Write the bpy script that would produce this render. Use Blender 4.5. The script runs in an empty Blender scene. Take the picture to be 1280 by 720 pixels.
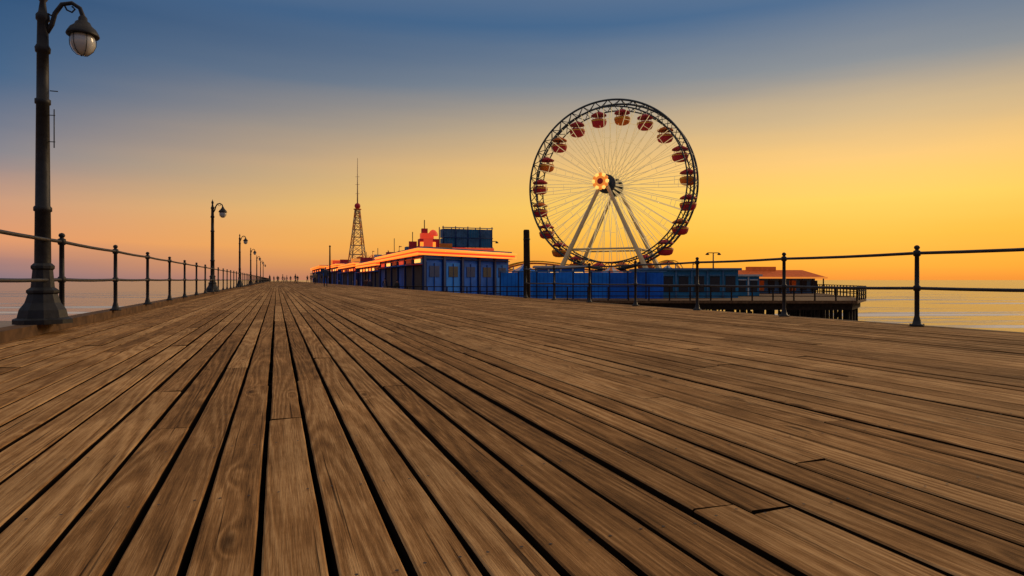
import bpy, math, random
from mathutils import Vector, Matrix
random.seed(7)
TH = math.radians(20.2)      # pier axis is turned 20 deg left of the view axis
ct, st = math.cos(TH), math.sin(TH)
EYE = 0.62
def pw(u, v, z=0.0):         # pier (across, along) -> world
    return Vector((u*ct - v*st, u*st + v*ct, z))
def s2l(c):
    return tuple(((x/255)/12.92 if x/255 <= 0.04045 else (((x/255)+0.055)/1.055)**2.4) for x in c)

scene = bpy.context.scene
# ---------------------------------------------------------------- materials
def mat(name, col, rough=0.6, metal=0.0, var=0.15, scale=3.0, bump=0.0, emit=None, es=0.0, spec=0.5):
    m = bpy.data.materials.new(name); m.use_nodes = True
    nt = m.node_tree; n = nt.nodes; l = nt.links
    b = n['Principled BSDF']
    tc = n.new('ShaderNodeTexCoord')
    nz = n.new('ShaderNodeTexNoise'); nz.inputs['Scale'].default_value = scale; nz.inputs['Detail'].default_value = 4
    l.new(tc.outputs['Object'], nz.inputs['Vector'])
    r = n.new('ShaderNodeValToRGB')
    r.color_ramp.elements[0].position = 0.3; r.color_ramp.elements[1].position = 0.7
    r.color_ramp.elements[0].color = (*[c*(1-var) for c in col], 1)
    r.color_ramp.elements[1].color = (*[min(1, c*(1+var)) for c in col], 1)
    l.new(nz.outputs['Fac'], r.inputs['Fac']); l.new(r.outputs['Color'], b.inputs['Base Color'])
    b.inputs['Roughness'].default_value = rough; b.inputs['Metallic'].default_value = metal
    b.inputs['Specular IOR Level'].default_value = spec
    if bump:
        bp = n.new('ShaderNodeBump'); bp.inputs['Strength'].default_value = bump; bp.inputs['Distance'].default_value = 0.02
        l.new(nz.outputs['Fac'], bp.inputs['Height']); l.new(bp.outputs['Normal'], b.inputs['Normal'])
    if emit:
        b.inputs['Emission Color'].default_value = (*emit, 1); b.inputs['Emission Strength'].default_value = es
    return m

def wood_mat():
    m = bpy.data.materials.new('deck_wood'); m.use_nodes = True
    nt = m.node_tree; n = nt.nodes; l = nt.links; b = n['Principled BSDF']
    def N(t, **k):
        x = n.new(t)
        for a, v in k.items(): setattr(x, a, v)
        return x
    def math_(op, a, bb=None, c=None):
        x = N('ShaderNodeMath', operation=op)
        for i, v in enumerate((a, bb, c)):
            if v is None: continue
            if isinstance(v, (int, float)): x.inputs[i].default_value = v
            else: l.new(v, x.inputs[i])
        return x.outputs[0]
    tc = N('ShaderNodeTexCoord'); geo = N('ShaderNodeNewGeometry')
    R = geo.outputs['Random Per Island']
    off = N('ShaderNodeCombineXYZ')
    l.new(math_('MULTIPLY', R, 173.0), off.inputs[0]); l.new(math_('MULTIPLY', R, 517.0), off.inputs[1]); l.new(math_('MULTIPLY', R, 31.0), off.inputs[2])
    ad = N('ShaderNodeVectorMath', operation='ADD'); l.new(tc.outputs['Object'], ad.inputs[0]); l.new(off.outputs[0], ad.inputs[1])
    P = ad.outputs[0]
    def scaled(sx, sy, sz=1):
        s = N('ShaderNodeVectorMath', operation='MULTIPLY'); l.new(P, s.inputs[0]); s.inputs[1].default_value = (sx, sy, sz); return s.outputs[0]
    def noise(vec, sc, det=4, rough=0.5):
        x = N('ShaderNodeTexNoise'); x.inputs['Scale'].default_value = sc; x.inputs['Detail'].default_value = det; x.inputs['Roughness'].default_value = rough
        l.new(vec, x.inputs['Vector']); return x.outputs['Fac']
    vo = N('ShaderNodeTexVoronoi'); vo.inputs['Scale'].default_value = 1.0
    l.new(scaled(6.5, 1.7, 0.0), vo.inputs['Vector'])
    kd = vo.outputs['Distance']
    kmask = N('ShaderNodeSeparateColor'); l.new(vo.outputs['Color'], kmask.inputs[0])
    kon = math_('GREATER_THAN', kmask.outputs[0], 0.70)
    kbump = math_('MULTIPLY', math_('POWER', 2.718, math_('MULTIPLY', math_('MULTIPLY', kd, kd), -24.0)), kon)
    field = math_('ADD', noise(scaled(4.2, 0.20), 1.0, 1, 0.4), math_('MULTIPLY', kbump, 0.09))
    field = math_('ADD', field, math_('MULTIPLY', noise(scaled(60, 3), 1.0, 1), 0.014))
    rings = math_('SINE', math_('MULTIPLY', field, 150.0))
    rings = math_('MULTIPLY_ADD', rings, 0.5, 0.5)
    rings = math_('POWER', rings, 1.3)
    fine = noise(scaled(240, 6.0), 1.0, 4, 0.78)
    mid = noise(scaled(46, 1.0), 1.0, 4, 0.62)
    blot = noise(scaled(6.5, 4.2), 1.0, 5, 0.72)
    cr = noise(scaled(80, 0.8), 1.0, 2, 0.5)
    crack = N('ShaderNodeMapRange'); crack.inputs[1].default_value = 0.66; crack.inputs[2].default_value = 0.72; l.new(cr, crack.inputs[0])
    v = math_('ADD', math_('MULTIPLY', rings, 0.15), math_('MULTIPLY', fine, 0.80))
    v = math_('ADD', v, math_('MULTIPLY', mid, 0.36))
    v = math_('ADD', v, math_('MULTIPLY', blot, 0.36))
    v = math_('ADD', v, math_('MULTIPLY', R, 0.22))
    ramp = N('ShaderNodeValToRGB'); cr_ = ramp.color_ramp
    cr_.elements[0].position = 0.50; cr_.elements[0].color = (0.070, 0.034, 0.012, 1)
    cr_.elements[1].position = 0.96; cr_.elements[1].color = (0.56, 0.335, 0.145, 1)
    e = cr_.elements.new(0.73); e.color = (0.27, 0.137, 0.049, 1)
    l.new(math_('MULTIPLY', v, 0.80), ramp.inputs['Fac'])
    kc = N('ShaderNodeMapRange'); kc.inputs[1].default_value = 0.04; kc.inputs[2].default_value = 0.14; kc.inputs[3].default_value = 1; kc.inputs[4].default_value = 0
    l.new(kd, kc.inputs[0])
    dk = math_('MULTIPLY', math_('MULTIPLY', kc.outputs[0], kon), 0.75)
    dk = math_('MAXIMUM', dk, math_('MULTIPLY', crack.outputs[0], 0.8))
    mx = N('ShaderNodeMix', data_type='RGBA'); l.new(dk, mx.inputs[0]); l.new(ramp.outputs['Color'], mx.inputs[6]); mx.inputs[7].default_value = (0.022, 0.010, 0.004, 1)
    big = N('ShaderNodeTexNoise'); big.inputs['Scale'].default_value = 0.9; big.inputs['Detail'].default_value = 4
    l.new(tc.outputs['Object'], big.inputs['Vector'])
    bm = N('ShaderNodeMapRange'); bm.inputs[1].default_value = 0.35; bm.inputs[2].default_value = 0.65; bm.inputs[3].default_value = 0.72; bm.inputs[4].default_value = 1.06
    l.new(big.outputs['Fac'], bm.inputs[0])
    sc = N('ShaderNodeVectorMath', operation='SCALE'); l.new(mx.outputs[2], sc.inputs[0]); l.new(bm.outputs[0], sc.inputs['Scale'])
    l.new(sc.outputs[0], b.inputs['Base Color'])
    h = math_('ADD', math_('MULTIPLY', rings, 0.2), math_('MULTIPLY', fine, 0.9))
    h = math_('SUBTRACT', math_('ADD', h, math_('MULTIPLY', mid, 0.6)), math_('MULTIPLY', crack.outputs[0], 1.2))
    bp = N('ShaderNodeBump'); bp.inputs['Strength'].default_value = 0.8; bp.inputs['Distance'].default_value = 0.004
    l.new(h, bp.inputs['Height']); l.new(bp.outputs['Normal'], b.inputs['Normal'])
    b.inputs['Roughness'].default_value = 0.9; b.inputs['Specular IOR Level'].default_value = 0.08
    return m

M = {}
M['wood'] = wood_mat()
M['plankside'] = mat('gap_shade_plank_edge', (0.014, 0.008, 0.004), 0.95, var=0.4, scale=9, spec=0.03)  # gap shade painted into the plank sides so the seams read dark
M['dark_timber'] = mat('dark_timber', (0.022, 0.015, 0.010), 0.9, var=0.4, scale=4, bump=0.4, spec=0.15)
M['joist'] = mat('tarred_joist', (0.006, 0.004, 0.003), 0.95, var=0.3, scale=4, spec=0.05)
M['timber'] = mat('weathered_timber', (0.10, 0.055, 0.026), 0.85, var=0.4, scale=6, bump=0.5, spec=0.2)
M['nail'] = mat('nail_steel', (0.03, 0.022, 0.018), 0.7, 0.3)
M['iron'] = mat('painted_iron', (0.010, 0.011, 0.014), 0.55, 0.0, var=0.4, scale=14, bump=0.25, spec=0.3)
M['iron_worn'] = mat('worn_rail_pipe', (0.022, 0.023, 0.027), 0.5, 0.2, var=0.5, scale=9, bump=0.15, spec=0.4)
M['glass'] = mat('frosted_glass', (0.42, 0.44, 0.44), 0.15, var=0.1)
M['cream'] = mat('cream_paint_glow', (0.75, 0.62, 0.36), 0.5, var=0.08, emit=(1.0, 0.72, 0.30), es=0.36)  # emission added so the backlit spokes read pale, not as silhouettes
M['towerp'] = mat('tower_paint', (0.45, 0.30, 0.16), 0.5, var=0.1)
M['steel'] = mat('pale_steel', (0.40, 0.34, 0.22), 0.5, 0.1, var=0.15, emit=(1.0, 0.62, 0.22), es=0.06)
M['rim'] = mat('rim_paint', (0.018, 0.040, 0.052), 0.6, var=0.2)
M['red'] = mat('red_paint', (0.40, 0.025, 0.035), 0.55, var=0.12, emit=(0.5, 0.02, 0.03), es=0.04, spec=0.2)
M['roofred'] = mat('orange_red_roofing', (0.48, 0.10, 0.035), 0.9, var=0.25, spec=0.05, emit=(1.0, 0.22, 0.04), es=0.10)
M['orange'] = mat('orange_paint', (0.70, 0.18, 0.025), 0.6, var=0.12, spec=0.2)
M['yellow'] = mat('yellow_paint', (0.75, 0.45, 0.04), 0.6, var=0.12, spec=0.2)
M['blue'] = mat('blue_wall_paint', (0.012, 0.11, 0.50), 0.6, var=0.3, scale=0.8, spec=0.1)
M['blue2'] = mat('bright_blue_paint', (0.015, 0.18, 0.66), 0.6, var=0.25, scale=0.8, spec=0.1)
M['teal'] = mat('teal_paint', (0.02, 0.15, 0.29), 0.6, var=0.25, scale=0.8, spec=0.2)
M['slate'] = mat('slate_blue_metal', (0.06, 0.14, 0.25), 0.7, 0.0, var=0.3, scale=1.5, spec=0.2)
M['dblue'] = mat('dark_blue_trim', (0.008, 0.03, 0.12), 0.6, spec=0.2)
M['dark'] = mat('dark_opening', (0.012, 0.012, 0.018), 0.7)
M['white'] = mat('white_paint', (0.5, 0.48, 0.46), 0.7, var=0.1, spec=0.2)
M['glow'] = mat('lit_orange_tubes', (0.8, 0.25, 0.03), 0.5, emit=(1.0, 0.20, 0.02), es=1.7, scale=2.0)
M['glow_y'] = mat('lit_warm_bulbs', (0.9, 0.6, 0.2), 0.5, emit=(1.0, 0.50, 0.10), es=1.3)
M['glow_r'] = mat('lit_red_sign', (0.7, 0.05, 0.02), 0.5, emit=(0.9, 0.07, 0.02), es=0.5)
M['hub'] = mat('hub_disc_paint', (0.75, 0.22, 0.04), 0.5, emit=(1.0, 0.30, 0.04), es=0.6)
M['skin'] = mat('skin', (0.35, 0.2, 0.13), 0.6)
M['hair'] = mat('hair', (0.02, 0.014, 0.01), 0.7)
for i, c in enumerate([(0.02, 0.03, 0.06), (0.05, 0.02, 0.02), (0.1, 0.1, 0.11), (0.02, 0.02, 0.02), (0.15, 0.12, 0.08)]):
    M['cloth%d' % i] = mat('cloth_%d' % i, c, 0.9)

# ---------------------------------------------------------------- mesh builder
class MB:
    def __init__(s): s.v = []; s.f = []; s.m = []; s.mats = []; s.sm = []
    def mi(s, k):
        if k not in s.mats: s.mats.append(k)
        return s.mats.index(k)
    def add(s, vs, fs, k, smooth=False):
        o = len(s.v); s.v += [tuple(x) for x in vs]; i = s.mi(k)
        for f in fs: s.f.append(tuple(o+j for j in f)); s.m.append(i); s.sm.append(smooth)
    def box(s, c, sz, k, rz=0.0):
        cx, cy, cz = c; a, b, h = sz[0]/2, sz[1]/2, sz[2]/2; co, si = math.cos(rz), math.sin(rz)
        vs = []
        for dz in (-h, h):
            for dx, dy in ((-a, -b), (a, -b), (a, b), (-a, b)):
                vs.append((cx+dx*co-dy*si, cy+dx*si+dy*co, cz+dz))
        s.add(vs, [(0, 3, 2, 1), (4, 5, 6, 7), (0, 1, 5, 4), (1, 2, 6, 5), (2, 3, 7, 6), (3, 0, 4, 7)], k)
    def prism(s, pts, z0, z1, k):
        n = len(pts)
        vs = [(p[0], p[1], z0) for p in pts]+[(p[0], p[1], z1) for p in pts]
        s.add(vs, [tuple(range(n-1, -1, -1)), tuple(range(n, 2*n))]+[(i, (i+1) % n, n+(i+1) % n, n+i) for i in range(n)], k)
    def tube(s, p0, p1, r0, r1=None, k='iron', n=8, smooth=True, caps=True):
        if r1 is None: r1 = r0
        s.path([p0, p1], [r0, r1], k, n, smooth, caps)
    def path(s, pts, rs, k, n=8, smooth=True, caps=True):
        pts = [Vector(p) for p in pts]
        if isinstance(rs, (int, float)): rs = [rs]*len(pts)
        vs = []
        prev = None
        for i, p in enumerate(pts):
            d = (pts[min(i+1, len(pts)-1)]-pts[max(i-1, 0)])
            if d.length < 1e-9: d = Vector((0, 0, 1))
            d.normalize()
            if prev is None:
                a = Vector((0, 0, 1)) if abs(d.z) < 0.9 else Vector((1, 0, 0))
                x = d.cross(a).normalized()
            else:
                x = (prev-d*prev.dot(d)).normalized()
            prev = x; y = d.cross(x)
            for j in range(n):
                t = 2*math.pi*(j+0.5)/n
                vs.append(p+(x*math.cos(t)+y*math.sin(t))*rs[i])
        fs = []
        for i in range(len(pts)-1):
            for j in range(n):
                fs.append((i*n+j, i*n+(j+1) % n, (i+1)*n+(j+1) % n, (i+1)*n+j))
        s.add(vs, fs, k, smooth)
        if caps:
            o = len(s.v)-len(vs); L = (len(pts)-1)*n; i = s.mi(k)
            s.f.append(tuple(o+j for j in range(n-1, -1, -1))); s.m.append(i); s.sm.append(False)
            s.f.append(tuple(o+L+j for j in range(n))); s.m.append(i); s.sm.append(False)
    def lathe(s, prof, c, k, n=16, smooth=True):
        vs = []; fs = []
        for r, z in prof:
            for j in range(n):
                t = 2*math.pi*j/n; vs.append((c[0]+r*math.cos(t), c[1]+r*math.sin(t), c[2]+z))
        for i in range(len(prof)-1):
            for j in range(n):
                fs.append((i*n+j, i*n+(j+1) % n, (i+1)*n+(j+1) % n, (i+1)*n+j))
        s.add(vs, fs, k, smooth)
    def ball(s, c, r, k, n=10, sq=1.0):
        prof = [(max(1e-4, r*math.sin(math.pi*i/8)), -r*sq*math.cos(math.pi*i/8)) for i in range(9)]
        s.lathe(prof, c, k, n)
    def ring(s, R, y, r, k, seg=80, n=6):   # ring in XZ plane at local y
        pts = [Vector((R*math.cos(2*math.pi*i/seg), y, R*math.sin(2*math.pi*i/seg))) for i in range(seg+1)]
        s.path(pts, r, k, n, caps=False)
    def obj(s, name, parent=None, loc=(0, 0, 0), rz=0.0):
        me = bpy.data.meshes.new(name); me.from_pydata(s.v, [], s.f)
        for k in s.mats: me.materials.append(M[k])
        me.polygons.foreach_set('material_index', s.m); me.polygons.foreach_set('use_smooth', s.sm)
        me.update()
        o = bpy.data.objects.new(name, me); scene.collection.objects.link(o)
        o.location = loc; o.rotation_euler = (0, 0, rz)
        if parent: o.parent = parent
        return o
def empty(name, loc=(0, 0, 0), rz=0.0):
    o = bpy.data.objects.new(name, None); scene.collection.objects.link(o); o.location = loc; o.rotation_euler = (0, 0, rz); return o

# ---------------------------------------------------------------- pier deck
UL, UR, VEND = -2.62, 8.22, 330.0
pier = empty('pier_deck', rz=TH)
b = MB(); PW = 0.152
nails = MB()
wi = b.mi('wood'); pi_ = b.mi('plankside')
u = UL
while u + PW < UR + 0.02:
    uc = u + PW/2
    v = -4.0 - random.random()*5
    raised = 0.012 if abs(uc-1.05) < PW/2 else 0.0
    while v < VEND:
        L = random.choice([4.88, 6.1, 6.1, 7.3]) if v < 60 else random.choice([9, 12, 15])
        v2 = min(v+L, VEND)
        dz = random.uniform(-0.003, 0.003)+raised; g = random.uniform(-0.0025, 0.0025)
        tilt = random.uniform(-0.0022, 0.0022)
        near = v < 14 and v2 > 0
        ns = max(1, int((v2-v)/0.2)) if near else (max(1, int((v2-v)/1.5)) if v < 40 else 1)
        GAP = random.uniform(0.016, 0.022)
        T = 0.06
        w = (PW-GAP)/2
        vs = []
        jl = jr = 0
        for k in range(ns+1):
            vv = v+0.003+(v2-v-0.006)*k/ns
            if near: jl = jl*0.6+random.uniform(-0.0014, 0.0014); jr = jr*0.6+random.uniform(-0.0014, 0.0014)
            bz = 0.0045 if v < 40 else 0.003
            for (x, z) in ((-w+jl, -T), (-w+jl, -bz), (-w+jl+bz, 0), (w+jr-bz, 0), (w+jr, -bz), (w+jr, -T)):
                vs.append((uc+g+x, vv, z+dz+tilt*x/w))
        o = len(b.v); b.v += vs
        for k in range(ns):
            q0 = o+k*6
            for q in range(5):
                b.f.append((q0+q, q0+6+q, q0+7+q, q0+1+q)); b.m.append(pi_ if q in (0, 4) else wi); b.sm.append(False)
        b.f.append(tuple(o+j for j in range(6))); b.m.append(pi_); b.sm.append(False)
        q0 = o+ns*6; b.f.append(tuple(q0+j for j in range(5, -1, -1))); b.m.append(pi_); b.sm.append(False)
        v = v2
    for q in range(0, 22):
        vv = 0.15+q*0.61
        for sx in (-0.042, 0.042):
            rr = 0.0045
            x0 = uc+sx+random.uniform(-0.008, 0.008); y0 = vv+random.uniform(-0.012, 0.012)
            nails.add([(x0+rr*math.cos(t*math.pi/4), y0+rr*math.sin(t*math.pi/4), 0.0042+raised) for t in range(8)], [tuple(range(8))], 'nail')
    u += PW
b.obj('planks', pier); nails.obj('nail_heads', pier)
s = MB()
vv = -4
while vv < VEND:
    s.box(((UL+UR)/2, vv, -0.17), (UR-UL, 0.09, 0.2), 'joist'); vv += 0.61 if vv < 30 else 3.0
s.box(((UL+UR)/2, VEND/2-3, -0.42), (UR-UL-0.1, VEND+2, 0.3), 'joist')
for v in range(-3, 330, 6):
    for uu in (UL+0.3, (UL+UR)/2, UR-0.3):
        s.tube((uu, v, -9), (uu, v, -0.6), 0.19, 0.17, 'dark_timber', 10)
    s.box(((UL+UR)/2, v, -0.75), (UR-UL, 0.3, 0.34), 'dark_timber')
s.obj('substructure', pier)
k = MB()
for v in range(-4, 326, 5):
    L = 4.985
    k.box((UL-0.02, v+2.5, 0.02), (0.22, L, 0.19), 'timber')
    k.box((UR+0.09, v+2.5, -0.09), (0.14, L, 0.17), 'timber')
k.obj('edge_beams', pier)

# ---------------------------------------------------------------- railings
def railing(u, z0, vs, hv=(0.98, 0.51)):
    o = empty('railing', rz=TH)
    for v in vs:
        p = MB()
        j = random.uniform(-0.006, 0.006)
        p.lathe([(0.0001, 0.0), (0.085, 0.0), (0.085, 0.02), (0.055, 0.035), (0.042, 0.09), (0.034, 0.12), (0.03, 0.14), (0.029, 0.47), (0.042, 0.48), (0.046, 0.51), (0.042, 0.54), (0.029, 0.55),
                 (0.027, 0.935), (0.042, 0.945), (0.047, 0.98), (0.042, 1.012), (0.024, 1.02), (0.022, 1.03), (0.034, 1.045), (0.036, 1.06), (0.026, 1.08), (0.0001, 1.09)], (u+j, v, z0), 'iron', 14)
        for (x, y) in ((.06, .06), (-.06, .06), (.06, -.06), (-.06, -.06)):
            p.lathe([(0.010, 0.0), (0.010, 0.032), (0.0001, 0.036)], (u+x*.9, v+y*.9, z0), 'iron', 6)
        p.obj('post', o)
    r = MB()
    for h in hv:
        pts = []
        vv = vs[0]
        while vv <= vs[-1]+0.01:
            pts.append((u, vv, z0+h-0.010*math.sin(math.pi*((vv-vs[0]) % (vs[1]-vs[0]))/(vs[1]-vs[0])))); vv += (vs[1]-vs[0])/4
        r.path(pts, 0.021, 'iron_worn', 10)
    r.obj('rails', o)
    return o
railing(8.06, 0.0, [6.18+2.39*i for i in range(-5, 7)])
railing(-2.5, 0.115, [9.36+2.84*i for i in range(-5, 110)])

p = MB()
p.path([(0, 0, -3), (0.01, 0, 0.5), (0, 0.01, 1.6), (-0.01, 0, 2.34), (-0.01, 0, 2.38)], [0.14, 0.125, 0.115, 0.11, 0.09], 'dark_timber', 12)
p.tube((0, 0, 2.02), (0, 0, 2.07), 0.124, 0.124, 'iron', 12)
p.tube((0, 0, 0.97), (0, 0, 1.03), 0.13, 0.13, 'iron', 12)
p.obj('timber_mooring_post', loc=pw(8.22, 20.85, 0))

# ---------------------------------------------------------------- street lamps
def street_lamp(v, extras=False):
    o = empty('street_lamp', loc=pw(-2.56, v, 0.115), rz=TH)
    b = MB()
    b.lathe([(0.0001, 0), (0.30, 0), (0.30, 0.05), (0.255, 0.07), (0.235, 0.16), (0.18, 0.24), (0.15, 0.34), (0.165, 0.36), (0.165, 0.385), (0.12, 0.42), (0.103, 0.62), (0.12, 0.64), (0.12, 0.67), (0.09, 0.70)], (0, 0, 0), 'iron', 10, False)
    b.obj('base', o)
    b = MB()
    b.lathe([(0.083, 0.69), (0.078, 1.3), (0.092, 1.31), (0.092, 1.35), (0.075, 1.37), (0.066, 2.55), (0.08, 2.56), (0.08, 2.61), (0.063, 2.62), (0.06, 3.15), (0.075, 3.16), (0.08, 3.21), (0.06, 3.25), (0.055, 3.52), (0.07, 3.54), (0.07, 3.59), (0.045, 3.63), (0.03, 3.75), (0.05, 3.78), (0.045, 3.83), (0.012, 3.90), (0.0001, 3.96)], (0, 0, 0), 'iron', 14)
    b.obj('shaft', o)
    b = MB()
    b.path([(0.04, 0, 3.40), (0.09, 0, 3.50), (0.12, 0, 3.63), (0.19, 0, 3.75), (0.29, 0, 3.78), (0.37, 0, 3.73), (0.40, 0, 3.64), (0.40, 0, 3.60)], [0.028, 0.027, 0.026, 0.025, 0.024, 0.024, 0.026, 0.026], 'iron', 10)
    b.path([(0.05, 0, 3.62), (0.09, 0, 3.60), (0.13, 0, 3.66)], 0.012, 'iron', 8)
    b.path([(0.21, 0, 3.75), (0.24, 0, 3.69), (0.29, 0, 3.67), (0.32, 0, 3.71), (0.29, 0, 3.74)], 0.010, 'iron', 8)
    b.obj('arm', o)
    b = MB()
    c = (0.40, 0, 3.22)
    b.lathe([(0.03, 0.42), (0.045, 0.40), (0.05, 0.36), (0.075, 0.345), (0.09, 0.31), (0.135, 0.27), (0.165, 0.215), (0.172, 0.19), (0.165, 0.18), (0.12, 0.185), (0.0001, 0.19)], c, 'iron', 20)
    b.obj('lantern_cap', o)
    b = MB()
    b.lathe([(0.118, 0.184), (0.132, 0.13), (0.128, 0.07), (0.10, 0.01), (0.06, -0.03), (0.0001, -0.045)], c, 'glass', 20)
    b.obj('lantern_glass', o)
    b = MB()
    for t in range(6):
        a = t*math.pi/3
        b.path([(c[0]+r*math.cos(a), r*math.sin(a), c[2]+z) for r, z in ((0.13, 0.185), (0.139, 0.13), (0.135, 0.07), (0.107, 0.005), (0.064, -0.038), (0.01, -0.05))], 0.004, 'iron', 5)
    b.obj('lantern_cage', o)
    if extras:
        b = MB()
        b.tube((0.12, -0.03, 2.05), (0.12, -0.03, 2.5), 0.006, k='iron', n=6)
        b.tube((0.06, -0.02, 2.43), (0.13, -0.03, 2.43), 0.005, k='iron', n=6)
        b.tube((0.06, -0.02, 2.12), (0.13, -0.03, 2.12), 0.005, k='iron', n=6)
        b.tube((0.07, 0.0, 2.72), (0.15, 0.0, 2.72), 0.006, k='iron', n=6)
        b.obj('conduit', o)
for i, v in enumerate((8.9, 30.0, 51.5, 73.0, 95.0, 117.0, 140.0)): street_lamp(v, i == 0)

# ---------------------------------------------------------------- amusement pier platform
PZ = -1.0
ap = empty('amusement_pier')
A = pw(8.4, 52); F = pw(8.4, 262)
poly = [(A.x, A.y), (27.0, 50.0), (31.0, 56.0), (46, 105), (46, 165), (F.x, F.y)]
b = MB(); b.prism(poly, PZ-0.22, PZ, 'timber')
inner = [(A.x+0.3, A.y+0.3), (26.8, 50.4), (30.6, 56.2), (45.6, 105), (45.6, 164.5), (F.x+0.5, F.y-0.5)]
b.prism(inner, PZ-0.75, PZ-0.222, 'dark_timber'); b.obj('platform', ap)
b = MB()
def edge_pts(p, q, step):
    d = math.hypot(q[0]-p[0], q[1]-p[1]); n = max(1, int(d/step))
    return [(p[0]+(q[0]-p[0])*i/n, p[1]+(q[1]-p[1])*i/n) for i in range(n+1)]
for (p_, q_) in ((poly[0], poly[1]), (poly[1], poly[2]), (poly[2], poly[3]), (poly[3], poly[4])):
    for x, y in edge_pts(p_, q_, 2.2):
        b.tube((x*0.985, y*1.01+0.3, -9), (x*0.985, y*1.01+0.3, PZ-0.7), 0.2, 0.18, 'dark_timber', 8)
        if random.random() < 0.4 and x < 26: b.tube((x*0.985, y*1.01+0.3, -6), (x*0.985+1.8, y*1.01+0.5, PZ-0.9), 0.09, 0.09, 'dark_timber', 6)
for x in range(-6, 40, 5):
    for y in range(60, 150, 8):
        if x < 30+(y-56)*0.3: b.tube((x, y, -9), (x, y, PZ-0.7), 0.2, 0.18, 'dark_timber', 8)
b.obj('piles', ap)
b = MB()
for (p_, q_) in ((poly[0], poly[1]), (poly[1], poly[2]), (poly[2], poly[3])):
    E = edge_pts(p_, q_, 1.6)
    for x, y in E: b.box((x, y+0.1, PZ+0.55), (0.09, 0.09, 1.1), 'dark_timber')
    for h in (0.35, 0.7, 1.08): b.tube((E[0][0], E[0][1]+0.1, PZ+h), (E[-1][0], E[-1][1]+0.1, PZ+h), 0.045, k='dark_timber', n=4, smooth=False)
b.obj('edge_railing', ap)

f = empty('blue_fence')
b = MB()
for i in range(9):
    x = -1.0+i*1.55
    b.box((x+0.77, 54.5, PZ+1.15+0.03*(i % 2)), (1.44, 0.06, 2.2), 'blue2' if i < 6 else 'blue')
    b.box((x, 54.52, PZ+1.2), (0.12, 0.14, 2.45), 'dblue')
    for q in range(4): b.box((x+0.25+q*0.35, 54.46, PZ+1.15), (0.03, 0.03, 2.1), 'blue')
b.box((6.0, 54.5, PZ+2.36), (14.3, 0.12, 0.08), 'slate')
b.obj('panels', f)

def low_building(name, x0, x1, y0, y1, h, wall, trim, bays, lit=False):
    o = empty(name)
    b = MB(); b.box(((x0+x1)/2, (y0+y1)/2, PZ+h/2), (x1-x0, y1-y0, h), wall); b.obj('walls', o)
    b = MB(); b.box(((x0+x1)/2, (y0+y1)/2, PZ+h+0.1), (x1-x0+0.5, y1-y0+0.5, 0.2), trim); b.obj('roof', o)
    b = MB(); w = (x1-x0)/bays
    for i in range(bays):
        b.box((x0+w*(i+0.5), y0-0.02, PZ+h*0.5), (w*0.62, 0.08, h*0.55), 'dark')
        b.box((x0+w*(i+0.5), y0-0.08, PZ+h*0.82), (w*0.72, 0.10, 0.10), 'glow_y' if lit and i % 2 else trim)
        b.box((x0+w*i+0.02, y0-0.06, PZ+h*0.5), (0.14, 0.12, h*0.96), trim)
    b.obj('bays', o)
    return o
low_building('ride_building', 12.0, 20.5, 58, 64, 2.5, 'teal', 'slate', 6)
low_building('ticket_booth', 2.5, 7.5, 66, 70, 2.9, 'blue', 'white', 4, True)
low_building('ride_building', 20.8, 25.5, 66, 71, 2.0, 'teal', 'white', 4)

# long low pavilion with an orange-red roof on the far corner of the pier
o = empty('pavilion_building')
b = MB()
x0, x1, y0, y1, ze, zr = 25.2, 37.4, 76.0, 82.0, 0.95, 1.85
b.add([(x0, y0, ze), (x1, y0, ze), (x1, y1, ze), (x0, y1, ze), (x0+1.6, 79, zr), (x1-1.6, 79, zr)], [(0, 1, 5, 4), (1, 2, 5), (2, 3, 4, 5), (3, 0, 4), (3, 2, 1, 0)], 'roofred')
b.box(((x0+x1)/2, y0-0.03, ze-0.06), (x1-x0+0.1, 0.08, 0.2), 'hub')
b.box(((x0+x1)/2-0.6, 79, zr+0.15), (3.4, 0.9, 0.5), 'roofred')
b.obj('roof', o)
b = MB()
b.box(((x0+x1)/2, 79.4, (PZ+ze)/2-0.06), (x1-x0-1.6, 4.2, ze-PZ-0.14), 'slate')
for i in range(10):
    x = x0+0.3+i*(x1-x0-0.6)/9
    b.tube((x, y0+0.25, PZ), (x, y0+0.25, ze), 0.08, k='dark_timber', n=6)
    if i < 9: b.box((x+0.65, 77.26, PZ+0.95), (0.8, 0.06, 1.2), 'dark' if i % 3 else 'orange')
b.obj('walls', o)

def light_pole(x, y, h, arms=2):
    o = empty('light_pole', loc=(x, y, PZ))
    b = MB(); b.path([(0, 0, 0), (0, 0, h*0.5), (0, 0, h)], [0.11, 0.08, 0.06], 'iron', 8); b.lathe([(0.0001, 0), (0.2, 0), (0.18, 0.25), (0.1, 0.35)], (0, 0, 0), 'iron', 8)
    b.tube((-0.6, 0, h), (0.6, 0, h), 0.04, k='iron', n=6)
    for sx in (-0.6, 0.6): b.lathe([(0.05, 0.0), (0.12, -0.06), (0.22, -0.2), (0.0001, -0.24)], (sx, 0, h), 'iron', 10)
    b.obj('pole', o)
light_pole(20.6, 65.5, 4.4); light_pole(-2.4, 76, 6.2)

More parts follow.
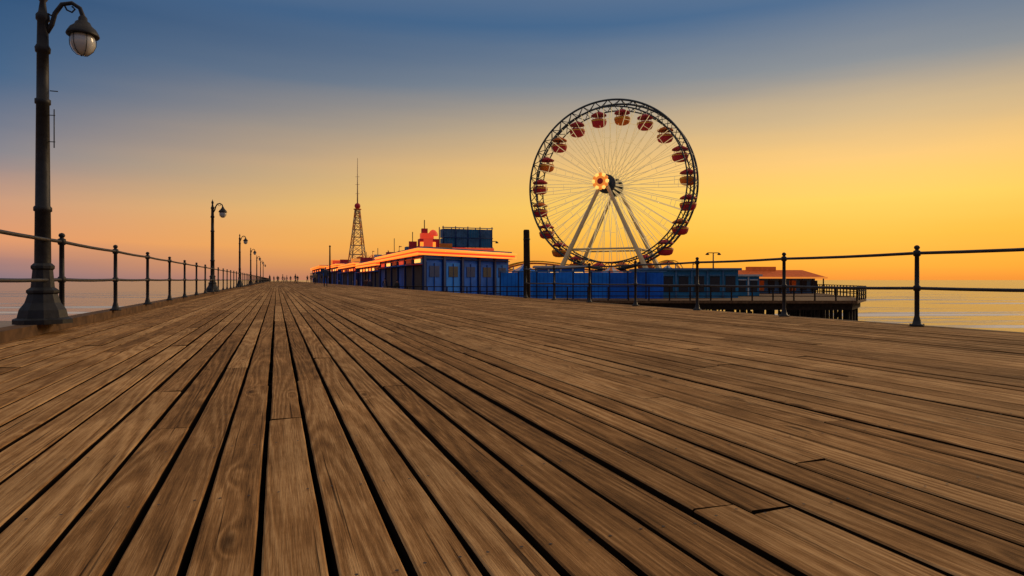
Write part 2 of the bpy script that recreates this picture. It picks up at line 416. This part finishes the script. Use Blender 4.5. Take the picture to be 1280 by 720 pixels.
# ---------------------------------------------------------------- ferris wheel
WC = Vector((14.15, 92.0, 14.15)); R = 12.0
fw = empty('ferris_wheel', loc=WC, rz=-math.radians(25))
Yr = 1.35; NS = 20
def pol(r, a, y): return Vector((r*math.cos(a), y, r*math.sin(a)))
b = MB()
for y in (-Yr, Yr):
    b.ring(R, y, 0.15, 'rim', 120, 6); b.ring(R-0.95, y, 0.10, 'rim', 120, 6)
    for i in range(NS*4):
        a = 2*math.pi*i/(NS*4); a2 = 2*math.pi*(i+1)/(NS*4)
        if i % 2 == 0: b.tube(pol(R, a, y), pol(R-0.95, a2, y), 0.06, k='rim', n=4)
        else: b.tube(pol(R-0.95, a, y), pol(R, a2, y), 0.06, k='rim', n=4)
for i in range(NS*2):
    a = 2*math.pi*i/(NS*2)
    b.tube(pol(R, a, -Yr), pol(R, a, Yr), 0.07, k='rim', n=5); b.tube(pol(R-0.95, a, -Yr), pol(R-0.95, a, Yr), 0.05, k='rim', n=5)
    a2 = 2*math.pi*(i+1)/(NS*2)
    b.tube(pol(R, a, -Yr), pol(R, a2, Yr), 0.045, k='rim', n=4)
b.obj('rim', fw)
b = MB()
for y in (-Yr, Yr):
    sy = -1 if y < 0 else 1
    for i in range(NS):
        a = 2*math.pi*(i)/NS
        for da in (-0.055, 0.055):
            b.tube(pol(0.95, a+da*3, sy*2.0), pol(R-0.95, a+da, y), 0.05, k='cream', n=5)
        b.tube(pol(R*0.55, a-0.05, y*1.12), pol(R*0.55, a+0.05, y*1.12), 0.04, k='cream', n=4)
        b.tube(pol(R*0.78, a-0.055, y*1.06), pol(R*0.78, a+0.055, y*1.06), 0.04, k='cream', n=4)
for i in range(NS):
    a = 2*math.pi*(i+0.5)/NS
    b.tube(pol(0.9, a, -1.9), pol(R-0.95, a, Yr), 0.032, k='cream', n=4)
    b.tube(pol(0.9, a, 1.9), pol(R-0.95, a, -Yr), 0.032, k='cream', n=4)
b.obj('spokes', fw)
def ylathe(bb, prof, k, n=24):
    vs = []; fs = []
    for r, y in prof:
        for j in range(n):
            t = 2*math.pi*j/n; vs.append((r*math.cos(t), y, r*math.sin(t)))
    for i in range(len(prof)-1):
        for j in range(n): fs.append((i*n+j, i*n+(j+1) % n, (i+1)*n+(j+1) % n, (i+1)*n+j))
    bb.add(vs, fs, k, False)
b = MB()
ylathe(b, [(0.0001, -4.3), (0.5, -4.3), (0.5, -2.3), (1.35, -2.2), (1.35, -1.8), (0.95, -1.7), (0.95, 1.7), (1.35, 1.8), (1.35, 2.2), (0.5, 2.3), (0.5, 4.3), (0.0001, 4.3)], 'rim')
b.obj('hub_axle', fw)
b = MB()
ylathe(b, [(0.0001, -5.15), (0.34, -5.12), (0.42, -5.0)], 'red', 20)
ylathe(b, [(0.42, -5.0), (0.75, -5.02), (0.78, -4.9), (0.6, -4.3)], 'hub', 20)
for i in range(12):
    a = 2*math.pi*i/12; c = pol(0.95, a, -4.85)
    b.ball(c, 0.27, 'hub' if i % 2 else 'glow_y', 8)
b.obj('hub_cap', fw)
b = MB()
H = WC.z-PZ
for y in (-3.4, 3.4):
    for sx in (-1, 1):
        b.tube((sx*0.3, y, 0), (sx*7.6, y*1.25, -H), 0.25, 0.38, 'steel', 6, False)
        b.box((sx*7.6, y*1.25, -H+0.2), (1.4, 1.4, 0.4), 'white')
    b.tube((-4.6, y*1.15, -9.2), (4.6, y*1.15, -9.2), 0.13, k='steel', n=6)
    ylathe(b, [(0.0001, y-0.35), (0.75, y-0.35), (0.75, y+0.35), (0.0001, y+0.35)], 'rim', 16)
for sx in (-1, 1): b.tube((sx*4.7, -3.95, -9.2), (sx*4.7, 3.95, -9.2), 0.12, k='steel', n=6)
b.obj('a_frames', fw)
gcols = ['red', 'red', 'orange', 'red', 'red', 'red', 'red', 'orange']
for i in range(NS):
    a = 2*math.pi*(i+0.5)/NS
    c = pol(R-0.95, a, 0)
    g = gcols[i % 8]
    b = MB()
    x, y, z = c
    b.tube((x, -Yr, z), (x, Yr, z), 0.06, k='rim', n=6)
    z -= 0.15
    b.lathe([(0.0001, 0.05), (0.35, 0.0), (0.8, -0.22), (1.12, -0.42), (1.14, -0.55), (1.05, -0.55), (0.0001, -0.40)], (x, 0, z), g, 12)
    b.lathe([(0.95, -1.20), (1.12, -1.15), (1.15, -1.32), (1.08, -1.70), (0.92, -2.0), (0.6, -2.15), (0.0001, -2.2)], (x, 0, z), 'red' if g != 'red' else ('orange' if i % 4 == 0 else 'red'), 12)
    b.lathe([(1.17, -1.30), (1.17, -1.42)], (x, 0, z), 'yellow', 12)
    b.lathe([(0.95, -1.20), (0.85, -1.75), (0.0001, -1.8)], (x, 0, z), 'dark', 12)
    b.tube((x, 0, z-2.1), (x, 0, z), 0.05, k='rim', n=6)
    b.lathe([(0.60, -1.7), (0.66, -1.0), (0.60, -0.98), (0.54, -1.7)], (x, 0, z), 'dark', 10)
    for t in range(4):
        aa = t*math.pi/2+0.78
        b.tube((x+0.95*math.cos(aa), 0.95*math.sin(aa), z-1.3), (x+0.95*math.cos(aa), 0.95*math.sin(aa), z-0.45), 0.04, k='rim', n=5)
    b.obj('gondola_%02d' % (i+1), fw)
b = MB()
b.box((0, -1.2, -H+0.45), (13, 7, 0.9), 'dblue'); b.box((0, -4.8, -H+1.1), (13, 0.1, 1.1), 'teal')
for sx in (-5, -2.5, 2.5, 5): b.tube((sx, -4.0, -H), (sx, -4.0, -H+2.6), 0.08, k='white', n=6)
b.obj('loading_platform', fw)

# ---------------------------------------------------------------- roller coaster
rc = empty('roller_coaster')
pts = []
for i in range(121):
    t = i/120*2*math.pi
    x = 12+20*math.cos(t); y = 122+14*math.sin(t); z = 2.2+1.6*math.sin(3*t+0.6)+0.7*math.sin(5*t)
    pts.append(Vector((x, y, z)))
b = MB()
for off in (-0.45, 0.45):
    q = []
    for i, p_ in enumerate(pts):
        d = (pts[(i+1) % 120]-pts[i-1 if i else 119]); nrm = Vector((-d.y, d.x, 0)).normalized(); q.append(p_+nrm*off)
    b.path(q, 0.10, 'yellow', 6, caps=False)
b.path([p_-Vector((0, 0, 0.35)) for p_ in pts], 0.15, 'orange', 6, caps=False)
b.obj('track', rc)
b = MB()
for i in range(0, 120, 3): b.tube((pts[i].x, pts[i].y, PZ), pts[i]-Vector((0, 0, 0.4)), 0.12, k='white', n=6)
for i in range(0, 117, 3):
    if i % 2 == 0: b.tube((pts[i].x, pts[i].y, PZ), pts[i+3]-Vector((0, 0, 0.6)), 0.06, k='white', n=5)
b.obj('supports', rc)

# ---------------------------------------------------------------- arcade buildings (along the pier)
def arcade(name, fp, top, wall, bays_side, bays_end):
    o = empty(name, rz=TH)
    b = MB(); b.prism(fp, PZ, top-0.55, wall); b.obj('walls', o)
    cx = sum(p[0] for p in fp)/4; cy = sum(p[1] for p in fp)/4
    def grow(g): return [(cx+(p[0]-cx)*(1+g/abs(p[0]-cx)), cy+(p[1]-cy)*(1+g/max(2, abs(p[1]-cy)))) for p in fp]
    b = MB(); b.prism(grow(0.55), top-0.55, top-0.02, 'glow_r'); b.prism(grow(0.3), top-0.018, top+0.22, 'slate'); b.obj('roof', o)
    def strip(bb, p, q, z, r, k): bb.tube((p[0], p[1], z), (q[0], q[1], z), r, k=k, n=6)
    b = MB(); G = grow(0.66)
    strip(b, G[3], G[0], top-0.08, 0.13, 'glow'); strip(b, G[0], G[1], top-0.08, 0.13, 'glow')
    strip(b, G[3], G[0], top-0.48, 0.12, 'glow'); strip(b, G[0], G[1], top-0.48, 0.08, 'glow')
    b.obj('fascia_lights', o)
    b = MB()
    for (p, q, n, side) in ((fp[3], fp[0], bays_side, True), (fp[0], fp[1], bays_end, False)):
        dx, dy = q[0]-p[0], q[1]-p[1]; L = math.hypot(dx, dy); ang = math.atan2(dy, dx); nx, ny = dy/L, -dx/L
        w = L/n; hh = top-0.55-PZ
        for i in range(n):
            mx, my = p[0]+dx*(i+0.5)/n, p[1]+dy*(i+0.5)/n
            ex, ey = p[0]+dx*i/n, p[1]+dy*i/n
            b.box((ex+nx*0.1, ey+ny*0.1, PZ+hh/2), (0.3, 0.22, hh-0.01), 'dblue', ang)
            if side:
                b.box((mx+nx*0.03, my+ny*0.03, PZ+hh*0.42), (w*0.78, 0.1, hh*0.72), 'dark' if i % 3 else 'blue', ang)
                b.box((mx+nx*0.5, my+ny*0.5, PZ+hh*0.78), (w*0.8, 1.0, 0.08), random.choice(['orange', 'red', 'blue2', 'blue']), ang)
                b.box((mx+nx*0.13, my+ny*0.13, PZ+hh*0.88), (w*0.6, 0.06, 0.40), random.choice(['glow_y', 'glow_r', 'glow', 'orange']), ang)
            else:
                b.box((mx+nx*0.04, my+ny*0.04, PZ+hh*0.45), (w*0.74, 0.1, hh*0.78), 'blue2' if i % 3 == 1 else 'blue', ang)
                b.box((mx+nx*0.10, my+ny*0.10, PZ+hh*0.62), (w*0.5, 0.06, hh*0.26), 'dark' if i % 2 else 'dblue', ang)
                b.box((mx+nx*0.12, my+ny*0.12, PZ+hh*0.45), (0.05, 0.06, hh*0.74), 'dblue', ang)
        b.box(((p[0]+q[0])/2+nx*0.12, (p[1]+q[1])/2+ny*0.12, PZ+hh*0.93), (L, 0.1, 0.1), 'orange' if side else 'dblue', ang)
    b.obj('bays', o)
    return o
arcade('arcade_building', [(12.5, 57.2), (23.8, 65.8), (23.8, 82), (12.5, 82)], 3.45, 'blue', 6, 5)
arcade('shop_building', [(12.6, 84), (22, 84), (22, 104), (12.6, 104)], 3.1, 'blue', 6, 3)
arcade('shop_building', [(12.3, 107), (22, 107), (22, 132), (12.3, 132)], 3.4, 'dblue', 7, 3)
arcade('shop_building', [(12.0, 136), (22, 136), (22, 165), (12.0, 165)], 3.9, 'blue', 7, 3)
arcade('restaurant_building', [(11.0, 175), (24, 175), (24, 215), (11.0, 215)], 4.3, 'slate', 8, 4)

o = empty('rooftop_sign_frame', loc=(-4.9, 69.0, 3.66), rz=math.radians(20))
b = MB()
for i in range(4):
    for j in range(2):
        b.box((-2.1+i*1.35, 0, 0.95+j*0.98), (1.27, 1.5, 0.9), 'slate' if (i+j) % 3 else 'teal')
        for q in range(5): b.box((-2.6+i*1.35+q*0.25, -0.78, 0.95+j*0.98), (0.06, 0.06, 0.86), 'slate')
b.obj('panels', o)
b = MB()
for i in range(5):
    for y in (-0.85, 0.85): b.tube((-2.8+i*1.35, y, 0), (-2.8+i*1.35, y, 2.65), 0.06, k='dblue', n=5)
for z in (0.45, 1.44): b.tube((-2.9, -0.88, z), (2.7, -0.88, z), 0.05, k='dblue', n=5)
b.tube((-2.9, -0.88, 2.5), (2.7, -0.88, 2.5), 0.05, k='slate', n=5)
b.box((0, -0.9, 0.2), (5.6, 0.1, 0.36), 'glow_r')
b.obj('frame', o)
o = empty('neon_sign_tower', loc=(-8.7, 66.5, 3.66))
b = MB()
b.box((0, 0, 0.6), (2.0, 1.2, 1.2), 'red', 0.3); b.box((-0.15, -0.05, 1.5), (1.3, 0.9, 0.6), 'glow_r', 0.3); b.box((-0.4, 0, 2.05), (0.6, 0.5, 0.5), 'red', 0.3)
b.box((0.05, -0.66, 0.62), (1.6, 0.08, 0.5), 'glow', 0.3)
b.lathe([(0.5, 1.8), (0.45, 2.1), (0.25, 2.35), (0.0001, 2.45)], (0.5, 0, -0.25), 'glow_r', 10)
b.tube((-0.4, 0, 2.3), (-0.4, 0, 3.2), 0.05, k='iron', n=5)
b.obj('tiers', o)
b = MB()
for x, y, w, h, kk in ((0.2, -1.6, 0.9, 1.1, 'glow_r'), (1.9, -0.8, 1.3, 0.7, 'orange'), (-1.7, 0.6, 0.8, 1.0, 'red')):
    b.box((x, y, h/2), (w, 0.3, h), kk, 0.3)
b.obj('sign_boards', o)
o = empty('rooftop_equipment', rz=TH)
b = MB()
rs = random.Random(3)
for v0, v1, top in ((70, 80, 3.68), (86, 102, 3.33), (109, 130, 3.63), (138, 163, 4.13)):
    for i in range(9):
        u_, v_ = rs.uniform(13.5, 20.5), rs.uniform(v0, v1); h = rs.uniform(0.5, 1.5)
        b.box((u_, v_, top+h/2), (rs.uniform(0.8, 2.2), rs.uniform(0.8, 1.6), h), rs.choice(['slate', 'orange', 'red', 'glow_r', 'dblue', 'hub', 'white']), 0)
        if i % 3 == 0: b.tube((u_, v_, top), (u_, v_, top+rs.uniform(1.8, 3.2)), 0.05, k='iron', n=5)
for u_, v_ in ((19.5, 70), (21.5, 72), (22.5, 70.5)):
    b.tube((u_, v_, 3.68), (u_, v_, 5.0), 0.05, k='iron', n=5); b.tube((u_-0.4, v_, 4.7), (u_+0.4, v_, 4.7), 0.03, k='iron', n=5)
    b.box((u_, v_+1, 3.95), (1.1, 1.0, 0.55), 'slate')
b.obj('units', o)
def tent(x, y, w, h, base, k1, k2):
    o = empty('carnival_tent', loc=(x, y, base))
    b = MB(); n = 12
    for j in range(n):
        a0, a1 = 2*math.pi*j/n, 2*math.pi*(j+1)/n
        prof = [(w, 0), (w, h*0.25), (w*0.45, h*0.6), (w*0.12, h*0.9), (0.01, h)]
        vs = [(r*math.cos(a0), r*math.sin(a0), z) for r, z in prof]+[(r*math.cos(a1), r*math.sin(a1), z) for r, z in prof]
        b.add(vs, [(i, 5+i, 6+i, 1+i) for i in range(4)], k1 if j % 2 else k2)
    b.tube((0, 0, h), (0, 0, h+w*0.3), 0.05, k='iron', n=5)
    b.add([(0, 0, h+w*.3), (w*.22, 0, h+w*.25), (0, 0, h+w*.2)], [(0, 1, 2)], 'red')
    b.obj('canopy', o)
    b = MB()
    for j in range(6):
        a = j*math.pi/3; b.tube((w*0.96*math.cos(a), w*0.96*math.sin(a), PZ-base), (w*0.96*math.cos(a), w*0.96*math.sin(a), 0.05), 0.06, k='white', n=5)
    b.obj('posts', o)
for (u_, v_, w, h, bs, k1, k2) in ((26, 122, 3.0, 3.2, 3.2, 'hub', 'yellow'), (27, 150, 3.4, 3.6, 4.0, 'red', 'orange'), (25, 180, 3.0, 3.0, 4.8, 'orange', 'hub'), (27, 104, 2.2, 2.2, 3.0, 'glow_r', 'orange')):
    q = pw(u_, v_); tent(q.x, q.y, w, h, bs, k1, k2)
tent(17.5, 72, 1.7, 1.2, 1.1, 'white', 'slate'); tent(21.2, 75, 1.5, 1.1, 1.0, 'white', 'teal'); tent(11.5, 74, 1.4, 1.1, 1.2, 'white', 'orange'); tent(1.5, 75, 1.5, 1.3, 1.3, 'white', 'blue2')

lt = empty('lattice_tower', loc=(-33.8, 140, PZ))
b = MB(); HT = 17.0
def hw(z): return 2.5+(0.42-2.5)*(z/HT)**0.75
cs = ((1, 1), (1, -1), (-1, -1), (-1, 1))
zs = [0, 2.6, 5.0, 7.2, 9.2, 11.0, 12.6, 14.0, 15.2, 16.2, HT]
for q in range(10):
    z0, z1 = zs[q], zs[q+1]; a, c_ = hw(z0), hw(z1); kk = 'towerp' if q % 2 else 'orange'
    for i in range(4):
        x, y = cs[i]; x2, y2 = cs[(i+1) % 4]
        b.tube((x*a, y*a, z0), (x*c_, y*c_, z1), 0.13, k=kk, n=5)
        b.tube((x*a, y*a, z0), (x2*c_, y2*c_, z1), 0.06, k='towerp', n=4); b.tube((x2*a, y2*a, z0), (x*c_, y*c_, z1), 0.06, k='towerp', n=4)
        b.tube((x*c_, y*c_, z1), (x2*c_, y2*c_, z1), 0.08, k='towerp', n=4)
b.obj('legs', lt)
b = MB(); b.ball((0, 0, HT+0.8), 0.65, 'red', 14); b.lathe([(0.0001, 0), (0.85, 0), (0.85, 0.18), (0.0001, 0.18)], (0, 0, HT), 'orange', 12, False)
b.path([(0, 0, HT+1.4), (0, 0, HT+6), (0, 0, HT+11.3)], [0.15, 0.10, 0.05], 'towerp', 6)
for z in (3.5, 5.5, 7.2): b.tube((-0.45, 0, HT+z), (0.45, 0, HT+z), 0.04, k='towerp', n=4)
b.obj('mast', lt)

q = pw(8.0, 106); b = MB()
b.path([(0, 0, 0), (0, 0, 3), (0, 0, 5.9)], [0.16, 0.13, 0.10], 'dark_timber', 8); b.ball((0, 0, 6.0), 0.16, 'iron', 8)
b.obj('flagpole', loc=(q.x, q.y, 0))

# ---------------------------------------------------------------- people
def person(x, y, z, rz, pose, top, bot, h=1.72):
    sc = h/1.72; w = 0.22 if pose == 'walk' else 0.02
    V = [(0, 0, .95), (0, 0, 1.15), (0, 0, 1.38), (0, 0, 1.48), (0, 0, 1.56), (0, .01, 1.66), (0, 0, 1.71)]
    Rr = [.145, .125, .15, .055, .075, .095, .06]
    E = [(0, 1), (1, 2), (2, 3), (3, 4), (4, 5), (5, 6)]
    for sx in (-1, 1):
        o = len(V); f = sx*w
        V += [(sx*.09, f*.1, .88), (sx*.10, -f*.5-.01, .50), (sx*.10, -f-(0.06 if sx*w > 0 else 0)+.04, .09), (sx*.12, -f-.12, .04)]
        Rr += [.09, .062, .042, .038]; E += [(0, o), (o, o+1), (o+1, o+2), (o+2, o+3)]
        o = len(V)
        V += [(sx*.19, 0, 1.38), (sx*.24, f*.5+.02, 1.12), (sx*.24, f-.05, .90), (sx*.235, f-.08, .80)]
        Rr += [.062, .046, .035, .033]; E += [(2, o), (o, o+1), (o+1, o+2), (o+2, o+3)]
    me = bpy.data.meshes.new('body'); me.from_pydata([(a*sc, b_*sc, c*sc) for a, b_, c in V], E, [])
    tmp = bpy.data.objects.new('tmp', me); scene.collection.objects.link(tmp)
    md = tmp.modifiers.new('s', 'SKIN')
    for i, sv in enumerate(me.skin_vertices[0].data): sv.radius = (Rr[i]*sc, Rr[i]*sc*(0.72 if i < 3 else 1)); sv.use_root = (i == 0)
    ss = tmp.modifiers.new('u', 'SUBSURF'); ss.levels = 1
    dg = bpy.context.evaluated_depsgraph_get(); me2 = bpy.data.meshes.new_from_object(tmp.evaluated_get(dg))
    bpy.data.objects.remove(tmp)
    me2.materials.clear()
    for kk in (bot, top, 'skin', 'hair'): me2.materials.append(M[kk])
    for pl in me2.polygons:
        c = pl.center/sc; pl.use_smooth = True
        pl.material_index = 3 if (c.z > 1.64 or (c.z > 1.55 and c.y > 0.02) or c.z < .07) else 2 if (c.z > 1.46 or (abs(c.x) > .19 and c.z < .87 and c.z > .7)) else 1 if c.z > .95 or abs(c.x) > .19 else 0
    par = empty('person', loc=(x, y, z), rz=rz)
    o = bpy.data.objects.new('body', me2); scene.collection.objects.link(o); o.parent = par
def pp(u, v, z, rz, pose, t, bo, h=1.72): q = pw(u, v); person(q.x, q.y, z, rz, pose, t, bo, h)
pp(4.1, 59.2, 0.004, 0.4, 'stand', 'cloth0', 'cloth3', 1.78)
spots = [(5.2, 96, 0, 'walk'), (3.1, 118, 0, 'walk'), (1.2, 140, 0, 'walk'), (2.0, 141, 0, 'walk'), (-0.6, 165, 0, 'stand'), (4.4, 150, 0, 'walk'), (6.2, 128, 0, 'stand'), (3.6, 185, 0, 'walk'), (0.5, 200, 0, 'walk'), (5.5, 210, 0, 'stand'),
         (0.2, 182, 0, 'walk'), (-1.4, 150, 0, 'stand'), (2.6, 230, 0, 'walk'), (6.9, 160, 0, 'walk'), (7.2, 112, 0, 'stand'),
         (10.4, 66, PZ, 'walk'), (11.2, 71, PZ, 'stand'), (10.2, 78, PZ, 'walk'), (11.0, 86, PZ, 'stand'), (10.1, 88, PZ, 'walk'), (10.8, 99, PZ, 'walk'), (9.8, 110, PZ, 'stand'), (10.6, 60, PZ, 'stand'), (9.7, 72, PZ, 'walk')]
for i, (u_, v_, z_, ps) in enumerate(spots):
    pp(u_, v_, z_+0.004, random.uniform(0, 6.28), ps, 'cloth%d' % random.randint(0, 4), 'cloth%d' % random.choice([0, 3, 3, 4]), random.uniform(1.6, 1.84))

# ---------------------------------------------------------------- sea and beach
def sea_mat():
    m = bpy.data.materials.new('sea_water'); m.use_nodes = True; nt = m.node_tree; n = nt.nodes; l = nt.links; b = n['Principled BSDF']
    tc = n.new('ShaderNodeTexCoord')
    mp = n.new('ShaderNodeMapping'); mp.inputs['Rotation'].default_value = (0, 0, -TH*0.5); mp.inputs['Scale'].default_value = (0.03, 0.16, 1); l.new(tc.outputs['Object'], mp.inputs[0])
    a = n.new('ShaderNodeTexNoise'); a.inputs['Scale'].default_value = 1.0; a.inputs['Detail'].default_value = 7; a.inputs['Roughness'].default_value = 0.6; l.new(mp.outputs[0], a.inputs[0])
    bp = n.new('ShaderNodeBump'); bp.inputs['Strength'].default_value = 0.35; bp.inputs['Distance'].default_value = 0.8; l.new(a.outputs['Fac'], bp.inputs['Height']); l.new(bp.outputs[0], b.inputs['Normal'])
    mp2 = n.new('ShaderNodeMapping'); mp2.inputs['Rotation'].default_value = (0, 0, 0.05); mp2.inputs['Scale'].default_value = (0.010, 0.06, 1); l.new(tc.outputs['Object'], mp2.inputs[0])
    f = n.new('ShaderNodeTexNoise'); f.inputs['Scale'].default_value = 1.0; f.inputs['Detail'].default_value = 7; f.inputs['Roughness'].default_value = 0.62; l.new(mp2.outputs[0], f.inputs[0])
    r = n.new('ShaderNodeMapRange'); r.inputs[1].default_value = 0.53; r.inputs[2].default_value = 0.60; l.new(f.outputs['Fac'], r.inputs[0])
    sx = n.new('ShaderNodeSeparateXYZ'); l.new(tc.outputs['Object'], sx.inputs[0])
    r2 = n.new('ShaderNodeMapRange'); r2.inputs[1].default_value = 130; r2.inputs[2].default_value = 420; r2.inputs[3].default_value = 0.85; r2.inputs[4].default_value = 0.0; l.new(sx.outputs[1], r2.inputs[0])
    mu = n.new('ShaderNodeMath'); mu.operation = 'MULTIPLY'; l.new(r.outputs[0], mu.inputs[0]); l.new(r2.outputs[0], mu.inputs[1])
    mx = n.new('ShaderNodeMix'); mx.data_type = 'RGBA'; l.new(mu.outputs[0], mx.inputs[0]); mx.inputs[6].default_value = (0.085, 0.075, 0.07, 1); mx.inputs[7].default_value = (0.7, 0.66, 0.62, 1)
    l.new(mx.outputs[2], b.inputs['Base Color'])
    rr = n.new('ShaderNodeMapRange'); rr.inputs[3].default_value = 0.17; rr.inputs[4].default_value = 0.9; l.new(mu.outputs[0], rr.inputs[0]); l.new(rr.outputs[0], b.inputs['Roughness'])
    b.inputs['Specular IOR Level'].default_value = 0.4
    return m
M['sea'] = sea_mat()
M['sand'] = mat('wet_sand', (0.20, 0.155, 0.11), 0.6, var=0.25, scale=0.08, bump=0.3, spec=0.3)
b = MB(); S = 40000
b.add([(-S, -S, 0), (S, -S, 0), (S, S, 0), (-S, S, 0)], [(0, 1, 2, 3)], 'sea'); b.obj('sea', loc=(0, 0, -6.4))
b = MB()
sh = []
for i in range(61):
    x = -700+i*13.5
    y = 108-(x+60)*0.06+3*math.sin(x*0.05)+1.6*math.sin(x*0.17+1) if x < 0 else 104-x*1.1
    sh.append((x, y))
vs = [(x, y, -6.43) for x, y in sh]+[(x, y-22, -6.05) for x, y in sh]+[(x, -600, -5.4) for x, y in sh]
n_ = len(sh)
b.add(vs, [(n_+i, n_+i+1, i+1, i) for i in range(n_-1)]+[(2*n_+i, 2*n_+i+1, n_+i+1, n_+i) for i in range(n_-1)], 'sand', True); b.obj('beach')

# ---------------------------------------------------------------- world
SAZ = math.radians(30)   # bearing of the sunset glow to the right of +Y
w = bpy.data.worlds.new('World'); scene.world = w; w.use_nodes = True
nt = w.node_tree; n = nt.nodes; l = nt.links; bg = n['Background']
tc = n.new('ShaderNodeTexCoord'); nm = n.new('ShaderNodeVectorMath'); nm.operation = 'NORMALIZE'; l.new(tc.outputs['Generated'], nm.inputs[0])
sp = n.new('ShaderNodeSeparateXYZ'); l.new(nm.outputs[0], sp.inputs[0])
fl = n.new('ShaderNodeVectorMath'); fl.operation = 'MULTIPLY'; fl.inputs[1].default_value = (1, 1, 0); l.new(nm.outputs[0], fl.inputs[0])
fn = n.new('ShaderNodeVectorMath'); fn.operation = 'NORMALIZE'; l.new(fl.outputs[0], fn.inputs[0])
dt = n.new('ShaderNodeVectorMath'); dt.operation = 'DOT_PRODUCT'; dt.inputs[1].default_value = (math.sin(SAZ), math.cos(SAZ), 0); l.new(fn.outputs[0], dt.inputs[0])
fac = n.new('ShaderNodeMapRange'); fac.inputs[1].default_value = 0.36; fac.inputs[2].default_value = 0.97; fac.interpolation_type = 'LINEAR'; l.new(dt.outputs['Value'], fac.inputs[0])
mp = n.new('ShaderNodeMapping'); mp.inputs['Scale'].default_value = (1.6, 1.6, 16); l.new(nm.outputs[0], mp.inputs[0])
nz = n.new('ShaderNodeTexNoise'); nz.inputs['Scale'].default_value = 1.4; nz.inputs['Detail'].default_value = 5; l.new(mp.outputs[0], nz.inputs[0])
ma = n.new('ShaderNodeMath'); ma.operation = 'MULTIPLY_ADD'; ma.inputs[1].default_value = 0.03; l.new(nz.outputs['Fac'], ma.inputs[0])
sb = n.new('ShaderNodeMath'); sb.operation = 'SUBTRACT'; sb.inputs[1].default_value = 0.015; l.new(sp.outputs[2], sb.inputs[0]); l.new(sb.outputs[0], ma.inputs[2])
def ramp(stops):
    r = n.new('ShaderNodeValToRGB'); cr = r.color_ramp
    cr.elements[0].position = stops[0][0]; cr.elements[0].color = (*s2l(stops[0][1]), 1)
    cr.elements[1].position = stops[-1][0]; cr.elements[1].color = (*s2l(stops[-1][1]), 1)
    for p_, c in stops[1:-1]: e = cr.elements.new(p_); e.color = (*s2l(c), 1)
    l.new(ma.outputs[0], r.inputs[0]); return r
ra = ramp([(0.0, (132, 116, 128)), (0.022, (174, 128, 118)), (0.05, (226, 154, 108)), (0.10, (206, 156, 124)), (0.15, (138, 134, 140)), (0.245, (70, 100, 134)), (0.335, (44, 80, 120)), (0.5, (110, 125, 150)), (1.0, (208, 190, 176))])
rb = ramp([(0.0, (236, 138, 38)), (0.02, (252, 162, 36)), (0.057, (255, 184, 50)), (0.113, (255, 204, 84)), (0.168, (246, 196, 112)), (0.222, (204, 176, 132)), (0.29, (130, 137, 144)), (0.37, (66, 102, 140)), (0.5, (120, 130, 150)), (1.0, (218, 195, 172))])
mx = n.new('ShaderNodeMix'); mx.data_type = 'RGBA'; l.new(fac.outputs[0], mx.inputs[0]); l.new(ra.outputs[0], mx.inputs[6]); l.new(rb.outputs[0], mx.inputs[7])
sky = n.new('ShaderNodeTexSky'); sky.sky_type = 'NISHITA'; sky.sun_disc = False; sky.sun_elevation = math.radians(15); sky.sun_rotation = SAZ
sc = n.new('ShaderNodeVectorMath'); sc.operation = 'SCALE'; sc.inputs['Scale'].default_value = 0.002; l.new(sky.outputs[0], sc.inputs[0])
ad = n.new('ShaderNodeVectorMath'); ad.operation = 'ADD'; l.new(mx.outputs[2], ad.inputs[0]); l.new(sc.outputs[0], ad.inputs[1])
l.new(ad.outputs[0], bg.inputs['Color']); bg.inputs['Strength'].default_value = 1.0

sl = bpy.data.lights.new('sun', 'SUN'); sl.energy = 1.8; sl.angle = math.radians(20); sl.color = (1.0, 0.68, 0.36)
so = bpy.data.objects.new('sun', sl); scene.collection.objects.link(so)
EL = math.radians(22); SB = math.radians(54)
d = Vector((math.sin(SB)*math.cos(EL), math.cos(SB)*math.cos(EL), math.sin(EL)))
so.rotation_euler = d.to_track_quat('Z', 'Y').to_euler()

# ---------------------------------------------------------------- camera
cd = bpy.data.cameras.new('camera'); cd.sensor_width = 36; cd.lens = 22.5; cd.shift_y = -10/1280; cd.clip_start = 0.05; cd.clip_end = 100000
co = bpy.data.objects.new('camera', cd); scene.collection.objects.link(co); co.location = (0, 0, EYE); co.rotation_euler = (math.radians(90), 0, 0)
scene.camera = co
scene.view_settings.view_transform = 'Standard'; scene.view_settings.look = 'None'; scene.view_settings.exposure = 0
